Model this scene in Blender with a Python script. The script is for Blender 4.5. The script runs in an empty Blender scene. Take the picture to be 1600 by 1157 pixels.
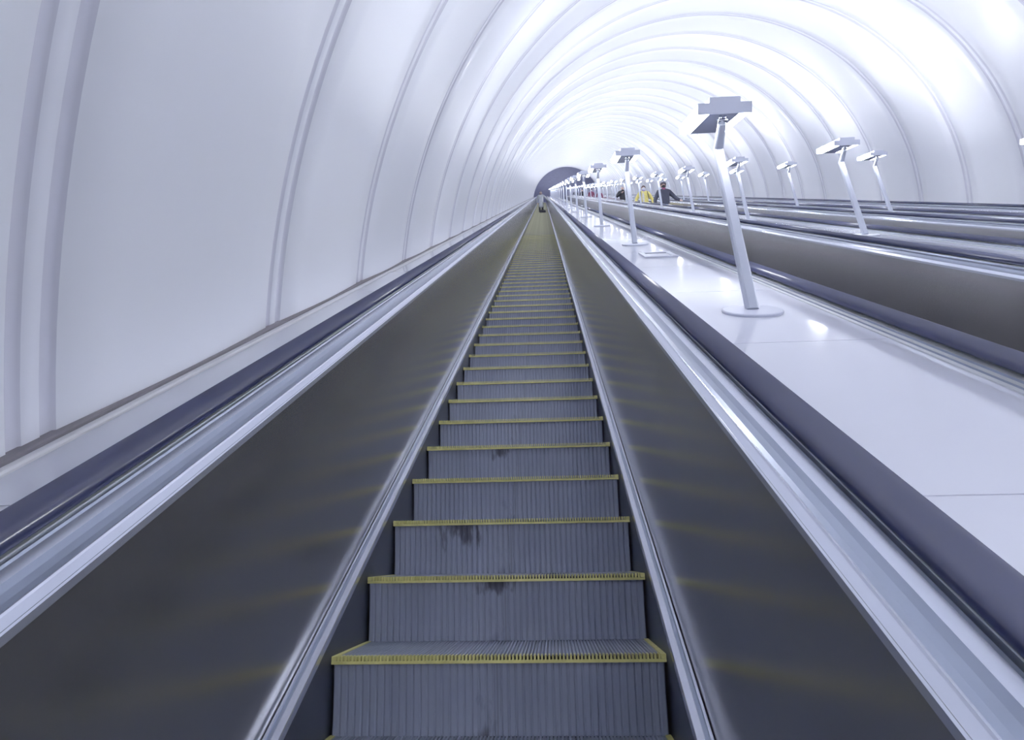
import bpy, bmesh, math, random
from mathutils import Vector, Matrix

random.seed(4)
C = bpy.context.scene.collection
SL = math.radians(30)
cS, sS = math.cos(SL), math.sin(SL)
PI = math.pi

# ---------------------------------------------------------------- coordinates
# slope frame: x across, n normal to the incline, s up along the incline (camera eye = origin)
def W(x, n, s):
    return Vector((x, s * cS - n * sS, s * sS + n * cS))

X0 = -0.194                       # centre line of the escalator we stand on
ESC = [X0, X0 + 2.35, X0 + 4.70, X0 + 7.05]
N_STEP = -1.446                   # step nose line
N_DECK = -0.605
S0, S1 = -7.0, 97.0
PITCH = 0.4 / cS

# ---------------------------------------------------------------- materials
def nt(name):
    m = bpy.data.materials.new(name); m.use_nodes = True
    t = m.node_tree
    return m, t, t.nodes['Principled BSDF']

def noise_fac(t, scale, detail=3, vec_scale=(1, 1, 1), obj=True):
    tc = t.nodes.new('ShaderNodeTexCoord'); mp = t.nodes.new('ShaderNodeMapping')
    mp.inputs['Scale'].default_value = vec_scale
    n = t.nodes.new('ShaderNodeTexNoise'); n.inputs['Scale'].default_value = scale; n.inputs['Detail'].default_value = detail
    t.links.new(tc.outputs['Object' if obj else 'Generated'], mp.inputs['Vector']); t.links.new(mp.outputs[0], n.inputs['Vector'])
    return n

def mat(name, col, rough=0.5, metal=0.0, var=0.06, scale=3.0, vs=(1, 1, 1), spec=0.5, rv=0.0, coat=0.0, bump=0.0, coat_r=0.1):
    m, t, b = nt(name)
    n = noise_fac(t, scale, 3, vs)
    r = t.nodes.new('ShaderNodeValToRGB')
    r.color_ramp.elements[0].position = 0.3; r.color_ramp.elements[1].position = 0.7
    lo = [max(0, c * (1 - var)) for c in col]; hi = [min(1, c * (1 + var)) for c in col]
    r.color_ramp.elements[0].color = (*lo, 1); r.color_ramp.elements[1].color = (*hi, 1)
    t.links.new(n.outputs['Fac'], r.inputs[0]); t.links.new(r.outputs[0], b.inputs['Base Color'])
    b.inputs['Roughness'].default_value = rough; b.inputs['Metallic'].default_value = metal
    b.inputs['Specular IOR Level'].default_value = spec
    b.inputs['Coat Weight'].default_value = coat; b.inputs['Coat Roughness'].default_value = coat_r
    if rv:
        mr = t.nodes.new('ShaderNodeMapRange'); mr.inputs['To Min'].default_value = rough - rv; mr.inputs['To Max'].default_value = rough + rv
        t.links.new(n.outputs['Fac'], mr.inputs['Value']); t.links.new(mr.outputs[0], b.inputs['Roughness'])
    if bump:
        bp = t.nodes.new('ShaderNodeBump'); bp.inputs['Strength'].default_value = bump; bp.inputs['Distance'].default_value = 0.01
        t.links.new(n.outputs['Fac'], bp.inputs['Height']); t.links.new(bp.outputs[0], b.inputs['Normal'])
    return m

def emit(name, col, strength):
    m, t, b = nt(name)
    b.inputs['Base Color'].default_value = (*col, 1)
    b.inputs['Emission Color'].default_value = (*col, 1); b.inputs['Emission Strength'].default_value = strength
    return m

M = {}
M['vault'] = mat('vault_white_plastic', (0.885, 0.90, 0.955), 0.36, var=0.012, scale=0.6, spec=0.5)
M['joint_shade'] = mat('vault_joint_shade_grey', (0.60, 0.60, 0.69), 0.6, var=0.03)  # groove grey carries the soft shadow along the vault seams in its colour
M['rib'] = mat('vault_joint_strip', (0.80, 0.81, 0.88), 0.5, var=0.02)
M['deck'] = mat('white_glossy_deck', (0.60, 0.61, 0.70), 0.09, var=0.02, scale=0.9, rv=0.02, spec=0.6)
M['deck_grey'] = mat('grey_glossy_deck', (0.40, 0.41, 0.47), 0.10, var=0.03, scale=0.9, spec=0.6)
M['seam'] = mat('seam_grey', (0.30, 0.31, 0.40), 0.5)
M['ledge'] = mat('cream_ledge', (0.56, 0.55, 0.56), 0.4)
M['gasket'] = mat('dark_gasket', (0.10, 0.09, 0.10), 0.7)
M['panel'] = mat('satin_steel_panel', (0.25, 0.245, 0.25), 0.21, metal=0.92, var=0.01, scale=0.7, vs=(1, 0.5, 1.5))
M['alu'] = mat('bright_aluminium', (0.58, 0.61, 0.72), 0.26, metal=0.85, var=0.03, scale=2, vs=(1, .3, 1))
M['alu2'] = mat('grey_aluminium', (0.22, 0.25, 0.33), 0.3, metal=0.8, var=0.03, scale=2, vs=(1, .3, 1))
M['trimcream'] = mat('cream_trim', (0.50, 0.52, 0.53), 0.38, metal=0.35, var=0.03)
M['rubber'] = mat('navy_black_handrail_rubber', (0.022, 0.026, 0.066), 0.2, var=0.05, spec=0.5)
M['skirt'] = mat('dark_skirt_steel', (0.035, 0.039, 0.055), 0.42, metal=0.5, var=0.1)
M['black'] = mat('black_gap', (0.012, 0.012, 0.015), 0.7)
M['tread'] = mat('step_aluminium', (0.18, 0.20, 0.265), 0.45, metal=0.35, var=0.14, scale=6)
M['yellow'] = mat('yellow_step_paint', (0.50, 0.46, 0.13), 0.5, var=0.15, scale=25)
M['yellowfar'] = mat('worn_reflecting_yellow_paint', (0.36, 0.35, 0.20), 0.5, var=0.15, scale=25)  # duller yellow for far steps: wear plus deck reflection painted in
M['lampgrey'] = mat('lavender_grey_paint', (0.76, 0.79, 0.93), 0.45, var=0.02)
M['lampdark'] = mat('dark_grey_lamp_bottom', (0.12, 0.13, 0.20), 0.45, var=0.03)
M['pole'] = mat('pale_grey_pole', (0.44, 0.47, 0.56), 0.4, metal=0.2, var=0.03)
M['disc'] = mat('steel_disc', (0.52, 0.54, 0.64), 0.3, metal=0.3)
M['chrome'] = mat('chrome_joint', (0.75, 0.77, 0.85), 0.15, metal=1)
M['glow'] = emit('lamp_diffuser_glow', (0.83, 0.875, 1.0), 50.0)
M['added_uplight'] = emit('added_uplight_glow', (0.83, 0.875, 1.0), 205.0)  # added emitter, hidden on top of the heads, to brighten the vault
M['hall'] = mat('blue_grey_hall', (0.30, 0.32, 0.52), 0.6)
M['hallwall'] = mat('pale_hall_wall', (0.45, 0.48, 0.62), 0.6)
M['white'] = mat('white_paint', (0.75, 0.76, 0.83), 0.4)
M['skin'] = mat('skin', (0.62, 0.40, 0.31), 0.5)
def cloth(n, c): return mat(n, c, 0.85, var=0.15, scale=14, bump=0.25)
M['navy'] = cloth('dark_navy_cloth', (0.011, 0.013, 0.030))
M['blackcloth'] = cloth('black_cloth', (0.006, 0.006, 0.012))
M['yellowcloth'] = cloth('yellow_cloth', (0.70, 0.58, 0.13))
M['cream'] = cloth('pale_cloth', (0.62, 0.60, 0.50))
M['purple'] = cloth('violet_scarf', (0.25, 0.20, 0.45))
M['brown'] = mat('brown_hair', (0.09, 0.05, 0.045), 0.6)
M['greycap'] = cloth('grey_cap', (0.10, 0.095, 0.13))
M['greyhair'] = mat('grey_hair', (0.5, 0.5, 0.56), 0.6)
M['maskwhite'] = cloth('white_face_mask', (0.8, 0.82, 0.9))
M['maskblack'] = cloth('black_face_mask', (0.01, 0.01, 0.012))
M['red'] = cloth('dark_red_cloth', (0.15, 0.02, 0.06))
M['coat'] = cloth('pale_grey_coat', (0.36, 0.38, 0.40))
M['jeans'] = cloth('blue_denim', (0.10, 0.14, 0.25))

# stained step riser: dark smudges streaking down below the yellow edge
def riser_mat(name, stain):
    m, t, b = nt(name)
    n = noise_fac(t, 5, 4, (1, 1, 0.25))
    r = t.nodes.new('ShaderNodeValToRGB')
    r.color_ramp.elements[0].position = 0.3; r.color_ramp.elements[1].position = 0.75
    r.color_ramp.elements[0].color = (0.175, 0.195, 0.265, 1); r.color_ramp.elements[1].color = (0.23, 0.255, 0.34, 1)
    t.links.new(n.outputs['Fac'], r.inputs[0])
    n2 = noise_fac(t, 9, 5, (1.0, 1, 0.4))
    r2 = t.nodes.new('ShaderNodeValToRGB')
    r2.color_ramp.elements[0].position = 0.66; r2.color_ramp.elements[1].position = 0.76
    t.links.new(n2.outputs['Fac'], r2.inputs[0])
    fac = r2.outputs[0]
    if stain:
        tc = t.nodes.new('ShaderNodeTexCoord'); sp = t.nodes.new('ShaderNodeSeparateXYZ')
        t.links.new(tc.outputs['Object'], sp.inputs[0])
        def mth(op, a, bb):
            q = t.nodes.new('ShaderNodeMath'); q.operation = op
            for i, v in enumerate((a, bb)):
                if hasattr(v, 'links'): t.links.new(v, q.inputs[i])
                else: q.inputs[i].default_value = v
            return q.outputs[0]
        cx, hw, depth = stain
        dx = mth('ABSOLUTE', mth('SUBTRACT', sp.outputs[0], cx), 0)
        fx = mth('SUBTRACT', 1.0, mth('DIVIDE', dx, hw))
        fz = mth('ADD', 1.0, mth('DIVIDE', sp.outputs[2], depth))
        f = mth('MINIMUM', fx, fz); 
        f = mth('MAXIMUM', f, 0)
        n3 = noise_fac(t, 42, 3, (1.0, 1, 0.22))
        g = mth('MULTIPLY', mth('SUBTRACT', mth('ADD', mth('MULTIPLY', f, 0.5), n3.outputs['Fac']), 0.70), 5.0)
        g.node.use_clamp = True
        g = mth('MULTIPLY', g, mth('GREATER_THAN', f, 0.001))
        fac = mth('MAXIMUM', mth('MULTIPLY', g, 0.9), mth('MULTIPLY', r2.outputs[0], 0.5))
    tc2 = t.nodes.new('ShaderNodeTexCoord'); sp2 = t.nodes.new('ShaderNodeSeparateXYZ'); t.links.new(tc2.outputs['Object'], sp2.inputs[0])
    ab = t.nodes.new('ShaderNodeMath'); ab.operation = 'ABSOLUTE'; t.links.new(sp2.outputs[0], ab.inputs[0])
    lt = t.nodes.new('ShaderNodeMath'); lt.operation = 'LESS_THAN'; lt.inputs[1].default_value = 0.0035; t.links.new(ab.outputs[0], lt.inputs[0])
    ma = t.nodes.new('ShaderNodeMath'); ma.operation = 'MULTIPLY_ADD'; ma.inputs[1].default_value = 0.4
    t.links.new(lt.outputs[0], ma.inputs[0]); t.links.new(fac, ma.inputs[2]); ma.use_clamp = True; fac = ma.outputs[0]
    mx = t.nodes.new('ShaderNodeMix'); mx.data_type = 'RGBA'
    t.links.new(fac, mx.inputs['Factor']); t.links.new(r.outputs[0], mx.inputs['A']); mx.inputs['B'].default_value = (0.035, 0.035, 0.05, 1)
    t.links.new(mx.outputs['Result'], b.inputs['Base Color'])
    b.inputs['Roughness'].default_value = 0.5; b.inputs['Metallic'].default_value = 0.3
    return m
M['riser'] = riser_mat('ribbed_riser', None)
M['riser_a'] = riser_mat('ribbed_riser_smudge_left', (-0.23, 0.15, 0.15))
M['riser_b'] = riser_mat('ribbed_riser_smudge_mid', (-0.03, 0.12, 0.07))
M['riser_c'] = riser_mat('ribbed_riser_smudge_small', (-0.10, 0.07, 0.08))

# ---------------------------------------------------------------- helpers
def link(o, parent=None):
    C.objects.link(o)
    if parent is not None: o.parent = parent
    return o

def mesh_obj(name, bm, mats, parent=None, smooth=False):
    me = bpy.data.meshes.new(name)
    bmesh.ops.recalc_face_normals(bm, faces=bm.faces)
    bm.to_mesh(me); bm.free()
    if not isinstance(mats, (list, tuple)): mats = [mats]
    for m in mats: me.materials.append(m)
    if smooth:
        for p in me.polygons: p.use_smooth = True
    return link(bpy.data.objects.new(name, me), parent)

def tag(o, label=None, cat=None, group=None, kind=None):
    if label: o['label'] = label
    if cat: o['category'] = cat
    if group: o['group'] = group
    if kind: o['kind'] = kind
    return o

def empty(name, loc, rot=(0, 0, 0), label=None, cat=None, group=None):
    o = bpy.data.objects.new(name, None); o.empty_display_size = 0.2
    o.location = loc; o.rotation_euler = rot
    C.objects.link(o)
    return tag(o, label, cat, group)

def ring_verts(bm, pts, s):
    return [bm.verts.new((x, s, n)) for x, n in pts]

def extrude(bm, pts, s0, s1, closed=False, mi=None, cap=True, segs=1):
    """profile in (x, n) swept along local y (= s)"""
    rows = [ring_verts(bm, pts, s0 + (s1 - s0) * i / segs) for i in range(segs + 1)]
    n = len(pts); m = n if closed else n - 1
    for r in range(segs):
        for i in range(m):
            f = bm.faces.new((rows[r][i], rows[r][(i + 1) % n], rows[r + 1][(i + 1) % n], rows[r + 1][i]))
            if mi is not None: f.material_index = mi[i] if isinstance(mi, (list, tuple)) else mi
    if closed and cap:
        for k in (0, -1):
            try:
                f = bm.faces.new(rows[k])
                if isinstance(mi, int): f.material_index = mi
            except ValueError: pass
    return rows

def box(bm, x0, x1, y0, y1, z0, z1, mi=0):
    v = [bm.verts.new((x, y, z)) for x in (x0, x1) for y in (y0, y1) for z in (z0, z1)]
    for q in ((0, 1, 3, 2), (4, 6, 7, 5), (0, 4, 5, 1), (2, 3, 7, 6), (0, 2, 6, 4), (1, 5, 7, 3)):
        f = bm.faces.new([v[i] for i in q]); f.material_index = mi
    return v

def tube(bm, a, b, ra, rb, seg=12, mi=0):
    a = Vector(a); b = Vector(b); d = (b - a).normalized()
    u = d.cross(Vector((0.0, 1, 0.2))).normalized(); v = d.cross(u)
    A = [bm.verts.new(a + (u * math.cos(2 * PI * i / seg) + v * math.sin(2 * PI * i / seg)) * ra) for i in range(seg)]
    B = [bm.verts.new(b + (u * math.cos(2 * PI * i / seg) + v * math.sin(2 * PI * i / seg)) * rb) for i in range(seg)]
    for i in range(seg):
        f = bm.faces.new((A[i], A[(i + 1) % seg], B[(i + 1) % seg], B[i])); f.material_index = mi; f.smooth = True
    bm.faces.new(A).material_index = mi; bm.faces.new(B).material_index = mi

def lathe(bm, prof, seg=32, cx=0, cy=0, mi=0):
    rows = []
    for r, z in prof:
        rows.append([bm.verts.new((cx + r * math.cos(2 * PI * i / seg), cy + r * math.sin(2 * PI * i / seg), z)) for i in range(seg)])
    for a in range(len(rows) - 1):
        for i in range(seg):
            f = bm.faces.new((rows[a][i], rows[a][(i + 1) % seg], rows[a + 1][(i + 1) % seg], rows[a + 1][i])); f.material_index = mi
    bm.faces.new(rows[0]).material_index = mi; bm.faces.new(rows[-1]).material_index = mi

def slope_obj(o, x=0, n=0, s=0):
    o.location = W(x, n, s); o.rotation_euler = (SL, 0, 0)
    return o

# ---------------------------------------------------------------- vault
CX, CN, R = 3.21, -1.335, 4.63
A_L = PI - math.asin((-0.78 - CN) / R); A_R = math.asin((-0.78 - CN) / R)
def vault():
    bm = bmesh.new(); NA = 110
    sjs = [1.643 + 1.6335 * k for k in range(-5, 59)]
    rows = []  # (s, radius offset, material of the segment that follows)
    rows.append((S0 - .1, 0, 0))
    per = 1.631
    for sj in sjs:
        if sj - 0.1 < S0 - .1: continue
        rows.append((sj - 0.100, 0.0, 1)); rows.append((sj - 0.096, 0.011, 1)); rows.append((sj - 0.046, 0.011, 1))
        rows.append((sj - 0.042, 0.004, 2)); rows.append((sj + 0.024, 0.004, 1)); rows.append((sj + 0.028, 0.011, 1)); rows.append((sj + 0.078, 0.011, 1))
        rows.append((sj + 0.082, 0.0, 0))
        for q in range(1, 6):
            f = q / 6
            rows.append((sj + 0.082 + (per - 0.182) * f, -0.020 * math.sin(PI * f), 0))
    rows = [r for r in rows if r[0] <= 98.0] + [(98.0, 0, 0)]
    prev = None; pm = 0
    for s, dr, mi in rows:
        cur = []
        for i in range(NA + 1):
            a = A_L + (A_R - A_L) * i / NA
            cur.append(bm.verts.new((CX + (R + dr) * math.cos(a), s, CN + (R + dr) * math.sin(a))))
        if prev:
            for i in range(NA):
                f = bm.faces.new((prev[i], prev[i + 1], cur[i + 1], cur[i])); f.material_index = pm; f.smooth = True
        prev = cur; pm = mi
    o = mesh_obj('ceiling', bm, [M['vault'], M['joint_shade'], M['rib']])
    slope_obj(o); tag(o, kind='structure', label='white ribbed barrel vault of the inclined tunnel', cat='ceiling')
vault()

# closed lower shaft end, unseen behind the viewer, dark to dim the near vault
bm = bmesh.new()
lo = [bm.verts.new((CX + (R + .05) * math.cos(A_L + (A_R - A_L) * i / 40), 0, CN + (R + .05) * math.sin(A_L + (A_R - A_L) * i / 40))) for i in range(41)]
lo += [bm.verts.new((8.3, 0, -2.4)), bm.verts.new((-1.9, 0, -2.4))]
bm.faces.new(lo)
o = mesh_obj('wall_back', bm, M['hall']); slope_obj(o, 0, 0, S0 - .05); tag(o, kind='structure')
# slab under everything
bm = bmesh.new(); box(bm, -1.9, 8.3, S0, 98, -2.5, -2.35)
o = mesh_obj('floor', bm, M['skirt']); slope_obj(o); tag(o, kind='structure')

# upper hall beyond the end of the shaft
hz = W(0, N_STEP, 97).z; hy = W(0, N_STEP, 97).y
bm = bmesh.new(); box(bm, -4, 11, hy - .2, hy + 14, hz - .3, hz)
tag(mesh_obj('trim_1', bm, M['hallwall']), kind='structure')
bm = bmesh.new(); box(bm, -4, 11, hy + 13.9, hy + 14.1, hz, hz + 9)
tag(mesh_obj('wall_far', bm, M['hall']), kind='structure')
bm = bmesh.new(); box(bm, -4, 11, hy - 4.5, hy + 14, hz + 7.6, hz + 7.9)
tag(mesh_obj('trim_2', bm, M['hall']), kind='structure')
for nm, x in (('wall_left', -4.1), ('wall_right', 11.0)):
    bm = bmesh.new(); box(bm, x, x + .1, hy - 4.5, hy + 14, hz - 2, hz + 8)
    tag(mesh_obj(nm, bm, M['hall']), kind='structure')
# header ring that closes the gap between vault end and hall walls
bm = bmesh.new()
NA = 48
inn = []; out = []
for i in range(NA + 1):
    a = A_L + (A_R - A_L) * i / NA
    inn.append(bm.verts.new((CX + R * math.cos(a), 98, CN + R * math.sin(a))))
    out.append(bm.verts.new((CX + (R + 3.2) * math.cos(a), 98, CN + (R + 3.2) * math.sin(a))))
for i in range(NA): bm.faces.new((inn[i], inn[i + 1], out[i + 1], out[i]))
o = mesh_obj('trim_3', bm, M['hallwall']); slope_obj(o); tag(o, kind='structure')

# ---------------------------------------------------------------- decks
HW = 0.845   # half width of an escalator casing up to the deck
def deck(xa, xb, label, mats, seam0, seam_d):
    bm = bmesh.new()
    s = S0; k = 0; seams = []
    q = seam0
    while q < S1:
        if q > S0 + .3: seams.append(q)
        q += seam_d
    cur = S0
    for q in seams + [S1]:
        e = q - 0.003 if q != S1 else q
        box(bm, xa, xb, cur, e, -0.03, 0, 0)
        if q != S1: box(bm, xa, xb, e, e + .006, -0.03, -0.003, 1)
        cur = e + .006
    o = mesh_obj('escalator_deck', bm, mats); slope_obj(o, 0, N_DECK, 0)
    tag(o, label, 'deck')
    return o
deck(-1.30, ESC[0] - HW, 'narrow grey glossy deck between the left handrail and the white vault', [M['deck_grey'], M['seam']], 1.3, 3.27)
deck(ESC[0] + HW, ESC[1] - HW, 'wide white glossy deck beside the nearest escalator, carrying the nearest row of lamps', [M['deck'], M['seam']], 1.258, 1.358)
deck(ESC[1] + HW, ESC[2] - HW, 'white deck between second and third escalators carrying the middle row of lamps', [M['deck'], M['seam']], 1.258, 1.358)
deck(ESC[2] + HW, ESC[3] - HW, 'white deck between third and fourth escalators carrying the farthest row of lamps', [M['deck'], M['seam']], 1.258, 1.358)
deck(ESC[3] + HW, 7.98, 'narrow strip of deck between the rightmost handrail and the vault', [M['deck_grey'], M['seam']], 1.3, 3.27)
# ledge and dark gasket where vault meets the left deck
bm = bmesh.new()
extrude(bm, [(-1.50, -0.03), (-1.50, .012), (-1.305, .012), (-1.300, .006), (-1.300, -0.03)], S0, S1, closed=True)
o = mesh_obj('trim_4', bm, M['ledge']); slope_obj(o, 0, N_DECK, 0); tag(o, kind='structure')
bm = bmesh.new()
extrude(bm, [(-1.415, .010), (-1.42, .024), (-1.334, .024), (-1.327, .020), (-1.327, .010)], S0, S1, closed=True)
o = mesh_obj('trim_5', bm, M['gasket']); slope_obj(o, 0, N_DECK, 0); tag(o, kind='structure')
bm = bmesh.new()
extrude(bm, [(7.88, .0), (7.88, .03), (8.05, .03), (8.05, 0)], S0, S1, closed=True)
o = mesh_obj('trim_6', bm, M['gasket']); slope_obj(o, 0, N_DECK, 0); tag(o, kind='structure')

# ---------------------------------------------------------------- escalators
def escalator(idx, label):
    e = empty('escalator', W(ESC[idx], N_STEP, 0), (SL, 0, 0), label, 'escalator')
    def T(pts, sgn): return [(sgn * x, n - N_STEP) for x, n in pts]
    for sg in (-1, 1):
        side = 'left' if sg < 0 else 'right'
        bm = bmesh.new()
        extrude(bm, T([(.534, -2.0), (.534, -1.362), (.545, -1.362), (.545, -2.0)], sg), S0, S1, closed=True)
        mesh_obj('skirt', bm, M['skirt'], e)
        # bright ledge strip: flat band, grey groove, thin outer lip
        bm = bmesh.new()
        extrude(bm, T([(.530, -1.37), (.530, -1.350), (.532, -1.346), (.552, -1.346), (.553, -1.352), (.565, -1.352), (.566, -1.345), (.573, -1.345), (.574, -1.37)], sg),
                S0, S1, closed=True, mi=[0, 0, 0, 1, 1, 1, 0, 0, 0])
        mesh_obj('ledge_strip', bm, [M['alu'], M['alu2']], e)
        bm = bmesh.new()
        extrude(bm, T([(.5735, -1.372), (.655, -.622), (.668, -.622), (.590, -1.372)], sg), S0, S1, closed=True)
        mesh_obj('balustrade_panel', bm, M['panel'], e)
        # inner capping trim: bright lip, grey flat, bright rise to the handrail
        bm = bmesh.new()
        extrude(bm, T([(.650, -.640), (.651, -.625), (.671, -.6125), (.674, -.609), (.678, -.609), (.690, -.6065), (.704, -.600), (.716, -.5915), (.738, -.5825),
                       (.740, -.577), (.752, -.577), (.752, -.590), (.720, -.625), (.668, -.640)], sg),
                S0, S1, closed=True, mi=[0, 0, 0, 0, 1, 1, 1, 0, 1, 1, 1, 1, 1, 1])
        mesh_obj('inner_trim', bm, [M['alu'], M['alu2']], e)
        # outer trim down to the deck
        bm = bmesh.new()
        extrude(bm, T([(.752, -.574), (.806, -.574), (.822, -.579), (.824, -.586), (.838, -.590), (.840, -.596), (.851, -.600), (.852, -.66), (.752, -.66)], sg),
                S0, S1, closed=True, mi=[0, 0, 1, 0, 1, 0, 0, 0, 0])
        mesh_obj('outer_trim', bm, [M['trimcream'], M['alu2']], e)
        # handrail: C section with rounded shoulders
        hx, hn, hw, hh = .781, -.546, .048, .025
        pr = []
        for i in range(25):
            a = PI * 1.30 - (PI * 1.60) * i / 24
            ca, sa = math.cos(a), math.sin(a)
            pr.append((hx + hw * math.copysign(abs(ca) ** .85, ca), hn + hh * math.copysign(abs(sa) ** .95, sa)))
        bm = bmesh.new()
        extrude(bm, T(pr, sg), S0, S1, closed=True)
        mesh_obj('handrail', bm, M['rubber'], e, smooth=True)
    # casing under the steps
    bm = bmesh.new(); box(bm, -.545, .545, S0, S1, -.75, -.60)
    mesh_obj('casing', bm, M['black'], e)
    if idx > 0:
        bm = bmesh.new(); prev = None
        for k in range(-18, 206):
            y = k * PITCH; pts = [(y, 0.0), (y + .0, .0)]
            # in slope frame: tread goes forward 0.4 horizontally, riser 0.231 vertically
            a = (y, 0.0); b = (y + .4 * cS, -.4 * sS)
            for p in (a, b):
                cur = [bm.verts.new((-.53, p[0], p[1])), bm.verts.new((.53, p[0], p[1]))]
                if prev: bm.faces.new((prev[0], prev[1], cur[1], cur[0]))
                prev = cur
        o = mesh_obj('step_band', bm, M['tread'], e); tag(o, kind='stuff')
    return e
escalator(0, 'nearest escalator climbing straight ahead, dark steel sides and black handrails')
escalator(1, 'second escalator from the left, between the nearest and the middle rows of lamps')
escalator(2, 'third escalator from the left, carrying people in coats and masks')
escalator(3, 'fourth escalator, farthest to the right against the vault')

# ---------------------------------------------------------------- steps of the near escalator
NR = 90; HWS = 0.530
def comb_profile(n, w, depth, duty=.5):
    pts = []; p = 2 * w / n
    for i in range(n):
        x = -w + i * p
        pts += [(x + p * .04, -depth), (x + p * (.5 - duty / 2), 0), (x + p * (.5 + duty / 2), 0), (x + p * .96, -depth)]
    return pts
def riser_curve(f):  # f 0 top .. 1 bottom -> (y, z)
    return (0.004 + 0.022 * math.sin(f * PI / 2) ** 1.0 - 0.0, -0.211 * f)
def make_step_meshes():
    bm = bmesh.new()      # tread
    pr = comb_profile(NR, HWS - .016, .007, .5)
    rows = [[bm.verts.new((x, y, .022 + z)) for x, z in pr] for y in (.026, .43)]
    for i in range(len(pr) - 1): bm.faces.new((rows[0][i], rows[0][i + 1], rows[1][i + 1], rows[1][i]))
    box(bm, -HWS, HWS, .0095, .43, .002, .0080, 1)
    tr = bm
    bm = bmesh.new()      # riser with vertical ribs
    pr = comb_profile(NR // 2, HWS - .004, .0045, .55); rows = []
    for j in range(8):
        y, z = riser_curve(j / 7)
        rows.append([bm.verts.new((x, y - d, z)) for x, d in pr])
    for j in range(7):
        for i in range(len(pr) - 1): bm.faces.new((rows[j][i], rows[j][i + 1], rows[j + 1][i + 1], rows[j + 1][i]))
    rs = bm
    bm = bmesh.new()      # yellow comb nosing
    box(bm, -HWS, HWS, -.004, .009, 0, .0085)
    p = 2 * (HWS - .016) / NR
    for i in range(NR):
        x = -(HWS - .016) + i * p
        box(bm, x + p * .28, x + p * .72, -.0045, .030, .0085, .0235)
    box(bm, -HWS, -HWS + .016, -.004, .03, .0095, .0235); box(bm, HWS - .016, HWS, -.004, .03, .0095, .0235)
    ns = bm
    bm = bmesh.new(); box(bm, -HWS, -HWS + .016, .03, .43, .012, .0235); el = bm
    bm = bmesh.new(); box(bm, HWS - .016, HWS, .03, .43, .012, .0235); er = bm
    return tr, rs, ns, el, er
tr, rs, ns, el, er = make_step_meshes()
def step_loc(k): return W(X0, N_STEP, 1.8835 + k * PITCH)
def step_label(k):
    if k < 0: return 'ribbed escalator step below the lowest fully visible one, at the foot of the flight'
    fixed = {0: 'lowest fully visible escalator step, with ribbed tread and yellow side strips showing',
             1: 'escalator step with a faint dark smudge at the middle of its riser',
             2: 'escalator step with a large dark smeared stain left of centre under its yellow edge',
             3: 'clean ribbed step directly above the step with the large smeared stain',
             4: 'escalator step with small dark drips left of centre, second above the largest stain'}
    if k in fixed: return fixed[k]
    w = ['fifth', 'sixth', 'seventh', 'eighth', 'ninth', 'tenth', 'eleventh', 'twelfth', 'thirteenth', 'fourteenth', 'fifteenth']
    if k < 16: return 'yellow-edged escalator step, %s one up from the lowest fully visible step' % w[k - 5]
    return 'narrow yellow-edged escalator step far up the flight where the steps blur together'
G = 'ribbed steps of the nearest escalator'
proto = empty('escalator_step', step_loc(0), (0, 0, 0), step_label(0), 'step', G)
parts = [mesh_obj('tread', tr, [M['tread'], M['black']], proto), mesh_obj('riser', rs, M['riser'], proto), mesh_obj('nosing', ns, M['yellow'], proto),
         mesh_obj('edge_strip', el, M['yellow'], proto), mesh_obj('edge_strip', er, M['yellow'], proto)]
for p, l in zip(parts, (None, None, 'yellow comb edge', 'yellow side strip', 'yellow side strip')):
    if l: p['label'] = l
# simplified far step
bm = bmesh.new()
pr = comb_profile(NR // 2, HWS - .004, .0045, .55)
rows = [[bm.verts.new((x, riser_curve(f)[0] - d, riser_curve(f)[1])) for x, d in pr] for f in (0, .5, 1)]
for j in range(2):
    for i in range(len(pr) - 1): bm.faces.new((rows[j][i], rows[j][i + 1], rows[j + 1][i + 1], rows[j + 1][i])).material_index = 0
box(bm, -HWS, HWS, -.004, .030, 0, .0225, 1)
box(bm, -HWS, HWS, .030, .43, .005, .020, 2)
far_me = None
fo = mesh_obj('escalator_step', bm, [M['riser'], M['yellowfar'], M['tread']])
KF = 48
fo.location = step_loc(KF); tag(fo, step_label(KF), 'step', G)
stained = {2: 'riser_a', 1: 'riser_b', 4: 'riser_c'}
riser_me = {}
for k in range(-3, 205):
    if k == 0 or k == KF: continue
    if k < KF:
        r = proto.copy(); C.objects.link(r); r.location = step_loc(k); r['label'] = step_label(k)
        for p in parts:
            c = p.copy(); C.objects.link(c); c.parent = r
            if p.name.startswith('riser') and k in stained:
                c.data = p.data.copy(); c.data.materials[0] = M[stained[k]]
                c['label'] = 'ribbed riser smeared with dark grime'
    else:
        r = fo.copy(); C.objects.link(r); r.location = step_loc(k); r['label'] = step_label(k)

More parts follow.
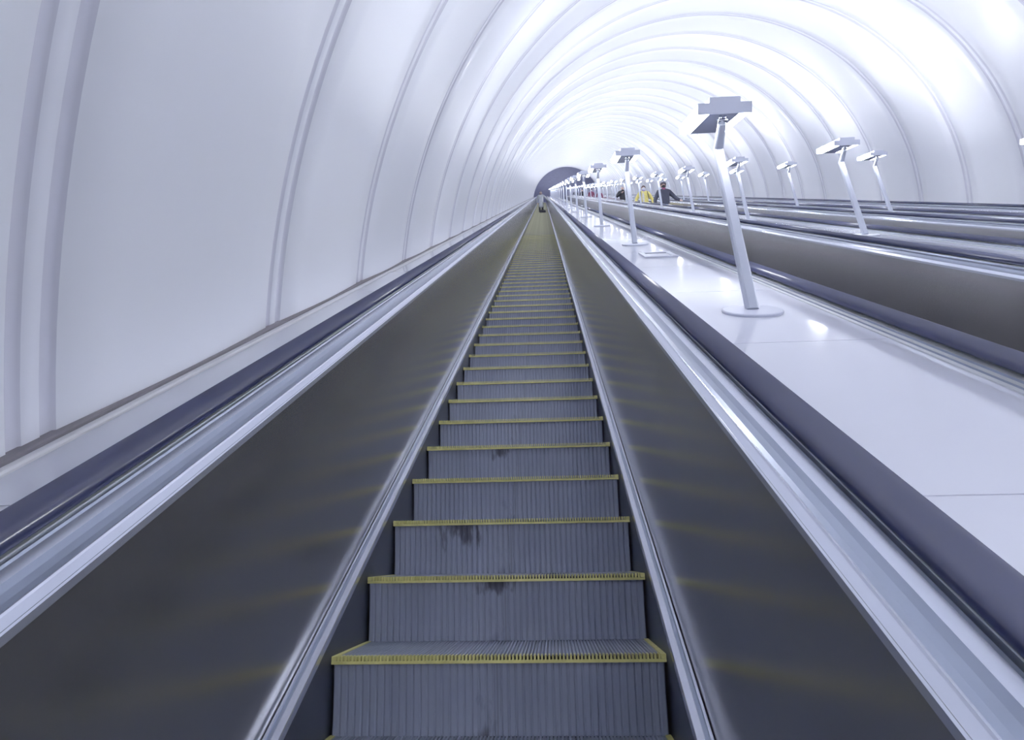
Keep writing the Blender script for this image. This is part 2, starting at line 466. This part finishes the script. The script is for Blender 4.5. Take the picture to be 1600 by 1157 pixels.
# ---------------------------------------------------------------- lamps
ELP = math.radians(47.8)                       # pole direction in the (s, n) plane
PD = Vector((0, math.cos(ELP), math.sin(ELP)))  # local axes: x, s, n
BL = 1.07
BEND = PD * BL
AD = Vector((0, math.cos(math.radians(118)), math.sin(math.radians(118))))
ATT = BEND + AD * 0.185
HE = math.radians(-7)
def lamp(label, group):
    e = empty('lamp_post', (0, 0, 0), (SL, 0, 0), label, 'lamp', group)
    bm = bmesh.new(); lathe(bm, [(.140, 0), (.141, .010), (.136, .014), (.03, .015), (.024, .017)], 40)
    mesh_obj('base_plate', bm, M['disc'], e)
    bm = bmesh.new()
    # square-ish pole with bevelled corners, mitred into the upper arm
    def section(c, d, hw, hd):
        d = d.normalized(); u = Vector((1, 0, 0)); v = d.cross(u)
        b = .3
        out = []
        for a, q in ((-1, -1 + b), (-1, 1 - b), (-1 + b, 1), (1 - b, 1), (1, 1 - b), (1, -1 + b), (1 - b, -1), (-1 + b, -1)):
            out.append(bm.verts.new(c + u * a * hw + v * q * hd))
        return out
    def loft(rows):
        for r in range(len(rows) - 1):
            for i in range(8): bm.faces.new((rows[r][i], rows[r][(i + 1) % 8], rows[r + 1][(i + 1) % 8], rows[r + 1][i]))
        bm.faces.new(rows[0]); bm.faces.new(rows[-1])
    mid = (PD + AD).normalized()
    loft([section(Vector((0, 0, .008)), PD, .027, .027), section(BEND, mid, .025, .029)])
    mesh_obj('pole', bm, M['pole'], e)
    bm = bmesh.new()
    loft([section(BEND, mid, .0245, .0285), section(BEND + AD * .15, AD, .020, .018)])
    mesh_obj('arm', bm, M['pole'], e)
    bm = bmesh.new()
    # twin clamp lugs of the swivel
    for x in (-.012, .012):
        tube(bm, BEND + AD * .14 + Vector((x, 0, 0)), ATT + Vector((x, 0, .02)), .008, .008, 10)
    a = ATT + AD * -.015
    tube(bm, a - Vector((.024, 0, 0)), a + Vector((.024, 0, 0)), .012, .012, 12)
    mesh_obj('swivel_joint', bm, M['chrome'], e, smooth=False)
    # lamp head (its own axes: x, along h, up)
    hd = bpy.data.objects.new('lamp_head', None); hd.empty_display_size = .1
    bm = bmesh.new()
    y0, y1 = -.04, .46
    # housing: narrow bottom tray and narrow top box
    box(bm, -.080, .080, y0 + .004, y1 - .004, .0, .056)
    box(bm, -.080, .080, y0 + .004, y1 - .004, .056, .084)
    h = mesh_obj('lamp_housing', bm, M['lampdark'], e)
    h.location = ATT + Vector((0, 0, .012)); h.rotation_euler = (HE, 0, 0)
    bpy.data.objects.remove(hd)
    # stepped end caps
    for y in (y0, y1):
        bm = bmesh.new()
        sgn = -1 if y == y0 else 1
        P = [(-.142, -.001), (.142, -.001), (.142, .057), (.082, .057), (.082, .086), (-.082, .086), (-.082, .057), (-.142, .057)]
        ya, yb = (y - .006, y + .004) if y == y0 else (y - .004, y + .006)
        A = [bm.verts.new((x, ya, z)) for x, z in P]; B = [bm.verts.new((x, yb, z)) for x, z in P]
        bm.faces.new(A); bm.faces.new(B)
        for i in range(8): bm.faces.new((A[i], A[(i + 1) % 8], B[(i + 1) % 8], B[i]))
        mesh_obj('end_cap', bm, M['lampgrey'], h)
    for sg in (-1, 1):
        bm = bmesh.new()
        P = [(.081, .001), (.136, .003), (.141, .010), (.141, .048), (.136, .055), (.081, .055)]
        A = [bm.verts.new((sg * x, y0 + .005, z)) for x, z in P]; B = [bm.verts.new((sg * x, y1 - .005, z)) for x, z in P]
        bm.faces.new(A); bm.faces.new(B)
        for i in range(6): bm.faces.new((A[i], A[(i + 1) % 6], B[(i + 1) % 6], B[i]))
        q = mesh_obj('diffuser', bm, M['glow'], h); q['label'] = 'glowing white side diffuser'
        bm = bmesh.new(); box(bm, sg * .108 - .024, sg * .108 + .024, y0 + .02, y1 - .02, .0555, .0562)
        q = mesh_obj('added_uplight', bm, M['added_uplight'], h); q['label'] = 'added upward light strip on top of the head, brightening the vault'
    return e
def copy_tree(o, parent=None):
    c = o.copy(); C.objects.link(c)
    if parent is not None: c.parent = parent
    for ch in o.children: copy_tree(ch, c)
    return c
rowsx = [('nearest row', X0 + 1.175, 'lamp posts of the nearest row', 'the white deck beside the nearest escalator'),
         ('middle row', 3.43, 'lamp posts of the middle row', 'the deck between second and third escalators'),
         ('far row', 5.78, 'lamp posts of the far row', 'the deck between third and fourth escalators')]
ordn = ['first', 'second', 'third', 'fourth', 'fifth', 'sixth']
lampn = lamp('x', 'x'); first = True
for ri, (rn, x, grp, where) in enumerate(rowsx):
    for k in range(-1, 22):
        s = 3.27 + 4.275 * k
        if k >= 0:
            if ri == 0 and k == 0: lb = 'largest bent lamp post with glowing head, on a round base plate on the white deck'
            elif k < (6 if ri == 0 else 5): lb = 'bent lamp post with glowing head, %s from the viewer in the %s of lamps' % (ordn[k], rn)
            else: lb = 'small distant lamp post far up the %s of lamps' % rn
        else: lb = 'lamp post at the foot of the %s, below all its others' % rn
        o = lampn if first else copy_tree(lampn); first = False
        slope_obj(o, x, N_DECK, s); tag(o, lb, 'lamp', grp)

# hatch frame on the near deck
bm = bmesh.new()
X, Y0, Y1 = 1.02, 6.06, 6.50
fw = .145
box(bm, X - fw, X + fw, Y0, Y0 + .045, 0, .012); box(bm, X - fw, X + fw, Y1 - .045, Y1, 0, .012)
box(bm, X - fw, X - fw + .045, Y0 + .045, Y1 - .045, 0, .012); box(bm, X + fw - .045, X + fw, Y0 + .045, Y1 - .045, 0, .012)
h = empty('hatch', W(0, N_DECK, 0), (SL, 0, 0), 'flat square hatch frame lying on the white deck just before the second lamp post', 'hatch')
mesh_obj('frame', bm, M['disc'], h)
bm = bmesh.new(); box(bm, X - fw + .045, X + fw - .045, Y0 + .045, Y1 - .045, 0, .004)
mesh_obj('cover', bm, M['white'], h)
bm = bmesh.new(); box(bm, X - fw + .045, X + fw - .045, Y1 - .085, Y1 - .047, .004, .010)
mesh_obj('recess_strip', bm, M['lampdark'], h)  # added dark strip stands in for the recess at the hatch back

# ---------------------------------------------------------------- people
def skin_obj(name, chains, material, parent, sub=2):
    """chains: list of lists of (point, radius); first point of a later chain may be an index into all verts"""
    me = bpy.data.meshes.new(name); vs = []; es = []; rs = []
    for ch in chains:
        prev = None
        for it in ch:
            if isinstance(it, int): prev = it; continue
            p, r = it; vs.append(Vector(p)); rs.append(r); i = len(vs) - 1
            if prev is not None: es.append((prev, i))
            prev = i
    me.from_pydata(vs, es, [])
    o = bpy.data.objects.new(name, me); link(o, parent)
    o.modifiers.new('s', 'SKIN')
    sv = me.skin_vertices[0].data
    for i, r in enumerate(rs):
        sv[i].radius = r if isinstance(r, tuple) else (r, r)
        sv[i].use_root = (i == 0)
    m = o.modifiers.new('u', 'SUBSURF'); m.levels = sub; m.render_levels = sub
    dg = bpy.context.evaluated_depsgraph_get()
    dg.update()
    ev = o.evaluated_get(dg); nm = bpy.data.meshes.new_from_object(ev)
    o.modifiers.clear(); o.data = nm
    nm.materials.clear(); nm.materials.append(material)
    for p in nm.polygons: p.use_smooth = True
    return o

def ellip(bm, c, r, seg=20, rings=14, zmin=None, ycut=None, shape=None):
    M4 = Matrix.Translation(c) @ Matrix.Diagonal((*r, 1))
    g = bmesh.ops.create_uvsphere(bm, u_segments=seg, v_segments=rings, radius=1)
    for v in g['verts']:
        if shape: shape(v)
        v.co = M4 @ v.co
    if zmin is not None or ycut is not None:
        dele = [v for v in g['verts'] if (zmin is not None and v.co.z < zmin) or (ycut is not None and v.co.y < ycut)]
        bmesh.ops.delete(bm, geom=dele, context='VERTS')

def person(label, loc, face, H=1.72, top='navy', pants='jeans', hair='brown', mask=None, cap=False, arms=None, coat_len=0.0, extras='', group=None, lean=0.0):
    """figure is modelled facing -y (towards a viewer below); z up, feet at z=0"""
    e = empty('person', loc, (0, 0, face), label, 'person', group)
    k = H / 1.72
    V = lambda x, y, z: (x * k, y * k, z * k)
    # arms: list of (elbow, wrist, handdir) for left(-x), right(+x)
    if arms is None:
        arms = [((-.27, .02, 1.12), (-.26, -.06, .87)), ((.27, .02, 1.12), (.26, -.06, .87))]
    body = [
        [(V(0, 0, .94), .13 * k), (V(0, .0, 1.08), .120 * k), (V(0, 0, 1.24), .14 * k), (V(0, .01, 1.38), .125 * k), (V(0, .015, 1.46), .062 * k), (V(0, .0, 1.53), .055 * k),
         (V(0, -.012, 1.60), (.078 * k, .09 * k)), (V(0, -.010, 1.665), (.062 * k, .078 * k))],
    ]
    n = 8
    for sx, (el_, wr) in zip((-1, 1), arms):
        body.append([3, (V(sx * .17, .01, 1.40), .065 * k), (V(*el_), .045 * k), (V(*wr), .028 * k)]); n += 3
    for sx in (-1, 1):
        body.append([0, (V(sx * .095, 0, .86), .088 * k), (V(sx * .105, -.01, .49), .055 * k), (V(sx * .11, .02, .09), .04 * k), (V(sx * .115, -.10, .035), .036 * k)])
    b = skin_obj('body', body, M['skin'], e)
    # hands: palm + four fingers + thumb, as continuous skinned chain joined to the body by parenting
    for sx, (el_, wr) in zip((-1, 1), arms):
        w_ = Vector(V(*wr)); d = (w_ - Vector(V(*el_))).normalized()
        side = d.cross(Vector((0, 0, 1)));
        if side.length < .3: side = Vector((0, -1, 0))
        side.normalize(); up = side.cross(d).normalized()
        chains = [[(w_ - d * .03, .024 * k), (w_ + d * .03 * k, (.032 * k, .018 * k)), (w_ + d * .085 * k, (.036 * k, .016 * k))]]
        for q, ln in zip((-.028, -.010, .009, .027), (.062, .074, .070, .052)):
            a = w_ + d * .085 * k + side * q * k
            chains.append([(a, .009 * k), (a + d * ln * .5 * k - up * .010 * k, .0085 * k), (a + d * ln * .85 * k - up * .032 * k, .007 * k)])
        a = w_ + d * .03 * k + side * .03 * k
        chains.append([(a, .012 * k), (a + (d * .03 + side * .025) * k, .010 * k), (a + (d * .058 + side * .030) * k, .008 * k)])
        skin_obj('hand', chains, M['skin'], e, 1)
    # face
    bm = bmesh.new()
    ellip(bm, Vector(V(0, -.105, 1.605)), (.013 * k, .020 * k, .024 * k), 10, 8)
    for sx in (-1, 1): ellip(bm, Vector(V(sx * .083, 0, 1.61)), (.010 * k, .020 * k, .030 * k), 10, 8)
    o = mesh_obj('nose_and_ears', bm, M['skin'], e, smooth=True)
    bm = bmesh.new()
    for sx in (-1, 1): ellip(bm, Vector(V(sx * .031, -.088, 1.628)), (.013 * k, .008 * k, .007 * k), 10, 8)
    mesh_obj('eyes', bm, M['blackcloth'], e, smooth=True)
    if not mask:
        bm = bmesh.new(); ellip(bm, Vector(V(0, -.096, 1.562)), (.024 * k, .008 * k, .006 * k), 10, 8)
        mesh_obj('mouth', bm, M['red'], e, smooth=True)
    # hair
    bm = bmesh.new()
    def hs(v):
        if v.co.y < -.15 and v.co.z < .35: v.co.y = -.15
    ellip(bm, Vector(V(0, .012, 1.645)), (.094 * k, .108 * k, .098 * k), 22, 16, shape=hs)
    if extras == 'longhair': ellip(bm, Vector(V(0, .05, 1.56)), (.098 * k, .07 * k, .14 * k), 20, 14)
    mesh_obj('hair', bm, M[hair], e, smooth=True)
    if mask:
        bm = bmesh.new(); ellip(bm, Vector(V(0, -.045, 1.568)), (.070 * k, .070 * k, .056 * k), 20, 14, ycut=-.05 * k - .03 * k)
        ellip(bm, Vector(V(0, -.06, 1.565)), (.062 * k, .062 * k, .050 * k), 20, 14)
        mesh_obj('face_mask', bm, M[mask], e, smooth=True)
    if cap:
        bm = bmesh.new(); ellip(bm, Vector(V(0, 0, 1.672)), (.104 * k, .118 * k, .082 * k), 22, 14, zmin=1.655 * k)
        g = bmesh.ops.create_cube(bm, size=1)
        for v in g['verts']:
            if v.co.y < 0: v.co.x *= .75
            v.co = Vector((v.co.x * .15 * k, v.co.y * .09 * k - .13 * k, v.co.z * .014 * k + 1.662 * k - (.012 if v.co.y < 0 else 0)))
        mesh_obj('cap', bm, M['greycap'], e, smooth=True)
    # jacket
    hem = .84 - coat_len
    jk = [[(V(0, .0, hem), (.185 * k, .15 * k)), (V(0, .0, .98), (.18 * k, .145 * k)), (V(0, 0, 1.20), (.185 * k, .142 * k)), (V(0, .01, 1.38), (.15 * k, .125 * k)), (V(0, .012, 1.475), (.078 * k, .082 * k))]]
    for sx, (el_, wr) in zip((-1, 1), arms):
        w_ = Vector(wr); el2 = Vector(el_)
        jk.append([3, (V(sx * .175, .01, 1.395), .088 * k), (V(*el2), .068 * k), (V(*(w_ - (w_ - el2).normalized() * .01)), .050 * k)])
    skin_obj('jacket', jk, M[top], e)
    # collar
    bm = bmesh.new()
    lathe(bm, [(.092 * k, 1.43 * k), (.085 * k, 1.475 * k), (.072 * k, 1.515 * k), (.064 * k, 1.51 * k), (.070 * k, 1.45 * k)], 24)
    mesh_obj('collar', bm, M['purple' if extras == 'scarf' else ('red' if extras == 'redcollar' else top)], e, smooth=True)
    # trousers
    tr_ = [[(V(0, 0, .95), (.155 * k, .125 * k)), (V(0, 0, .86), (.15 * k, .12 * k))]]
    for sx in (-1, 1):
        tr_.append([1, (V(sx * .09, 0, .76), .100 * k), (V(sx * .105, -.01, .48), .072 * k), (V(sx * .11, .015, .10), .058 * k)])
    skin_obj('trousers', tr_, M[pants], e)
    for sx in (-1, 1):
        bm = bmesh.new(); ellip(bm, Vector(V(sx * .112, -.05, .045)), (.05 * k, .14 * k, .055 * k), 16, 10)
        for v in bm.verts: v.co.z = max(v.co.z, .0)
        mesh_obj('shoe', bm, M['blackcloth'], e, smooth=True)
    if extras == 'scarf':       # open jacket: pale sweater panel + backpack straps
        bm = bmesh.new(); ellip(bm, Vector(V(-.05, -.115, 1.12)), (.052 * k, .055 * k, .25 * k), 16, 12)
        mesh_obj('sweater', bm, M['cream'], e, smooth=True)
        for sx in (-1, 1):
            bm = bmesh.new()
            tube(bm, V(sx * .13, -.10, 1.42), V(sx * .165, -.125, 1.10), .018, .018, 8)
            mesh_obj('backpack_strap', bm, M['navy'], e, smooth=True)
    return e

def step_z(xi, s):
    """world point on the step surface of escalator xi at about s"""
    k = round((s - 0.0) / PITCH)
    p = W(ESC[xi], N_STEP, k * PITCH)
    return p
def on_step(xi, s, dx):
    p = step_z(xi, s); p.x += dx; p.y += .20
    return p
# man with the hand on the rail
person('man in a dark navy jacket, grey cap and black face mask, hand on the rail', on_step(2, 25.2, .0), 0, 1.94, 'navy', 'jeans', 'brown', 'maskblack', True,
       arms=[((-.31, .03, 1.10), (-.30, -.05, .88)), ((.36, -.04, 1.12), (.47, -.28, .90))], extras='redcollar')
person('person in a bright yellow jacket with white face mask and violet scarf', on_step(2, 30.6, -.02), 0, 1.86, 'yellowcloth', 'navy', 'brown', 'maskwhite', False,
       arms=[((-.33, .03, 1.12), (-.34, -.03, .88)), ((.33, .03, 1.12), (.36, -.03, .88))], extras='scarf')
person('grey-haired person in a black jacket with hands held in front of the chest', on_step(2, 37.0, -.22), 0, 1.92, 'blackcloth', 'blackcloth', 'greyhair', None, False,
       arms=[((-.31, -.02, 1.13), (-.06, -.22, 1.26)), ((.32, .0, 1.12), (.34, -.08, .90))])
person('distant person in a dark red coat on the third escalator', on_step(2, 63.0, -.12), 0, 1.84, 'red', 'navy', 'brown', 'maskwhite')
person('distant person in a dark red jacket just below the red-coated one', on_step(2, 59.0, .3), 0, 1.70, 'red', 'navy', 'greyhair', 'maskwhite')
person('distant person in a black coat higher up the third escalator', on_step(2, 80.0, .0), 0, 1.88, 'blackcloth', 'blackcloth', 'brown')
person('tiny far person in dark clothes highest on the third escalator', on_step(2, 90.0, -.3), 0, 1.88, 'navy', 'navy', 'brown')
# passenger far up our own escalator, seen from behind, leaning on the right rail
kk = 104
p = W(X0, N_STEP, 1.8835 + kk * PITCH) + Vector((.02, .2, .022))
person('person in a long pale grey coat seen from behind, far up the nearest escalator', p, PI, 1.78, 'coat', 'blackcloth', 'brown', None, False,
       arms=[((-.40, -.05, 1.18), (-.60, -.25, 1.00)), ((.27, .02, 1.12), (.26, -.06, .87))], coat_len=.42, extras='longhair')
# black bag on the step beside that passenger
pb = W(X0, N_STEP, 1.8835 + (kk - 1) * PITCH) + Vector((.12, .2, .022))
e = empty('bag', pb, (0, 0, 0), 'black holdall standing on the step behind the passenger in the grey coat', 'bag')
bm = bmesh.new(); box(bm, -.22, .22, -.12, .12, 0, .30)
bmesh.ops.bevel(bm, geom=bm.edges[:], offset=.05, segments=3, affect='EDGES')
mesh_obj('bag_body', bm, M['blackcloth'], e, smooth=True)
bm = bmesh.new()
pts = [Vector((.12 * math.cos(a), 0, .28 + .10 * math.sin(a))) for a in [PI * i / 8 for i in range(9)]]
for a, b in zip(pts, pts[1:]): tube(bm, a, b, .012, .012, 8)
mesh_obj('handle', bm, M['blackcloth'], e, smooth=True)

# ---------------------------------------------------------------- light and camera
w = bpy.data.worlds.new('world'); bpy.context.scene.world = w; w.use_nodes = True
w.node_tree.nodes['Background'].inputs[0].default_value = (0.75, 0.8, 1, 1)
w.node_tree.nodes['Background'].inputs[1].default_value = 0.3
def area(name, loc, size, sy, power, rot, col=(.9, .93, 1)):
    l = bpy.data.lights.new(name, 'AREA'); l.shape = 'RECTANGLE'; l.size = size; l.size_y = sy; l.energy = power; l.color = col
    o = bpy.data.objects.new(name, l); o.location = loc; o.rotation_euler = rot; C.objects.link(o); return o

area('hall_fill_light', Vector((2, hy + 7, hz + 3.2)), 6, 6, 80, (PI, 0, 0))  # added fill light that brightens the upper hall
cam = bpy.data.cameras.new('camera'); co = bpy.data.objects.new('camera', cam); C.objects.link(co)
cam.sensor_width = 36; cam.lens = 24.0; cam.shift_y = -45 / 1600; cam.clip_start = .02; cam.clip_end = 400
wv = W(-0.052574277, -0.21145633, 0.97597242); rv = W(0.99808312, -0.04308065, 0.04443140); uv = W(0.03265022, 0.97643754, 0.21331593)
m = Matrix((rv, uv, -wv)).transposed().to_4x4()
co.matrix_world = m
sc = bpy.context.scene; sc.camera = co
sc.view_settings.view_transform = 'Standard'; sc.view_settings.look = 'None'
sc.view_settings.exposure = 0.56; sc.view_settings.gamma = 1.34
sc.cycles.max_bounces = 10; sc.cycles.diffuse_bounces = 6; sc.cycles.glossy_bounces = 5
sc.cycles.use_denoising = True
sc.cycles.sample_clamp_indirect = 6.0
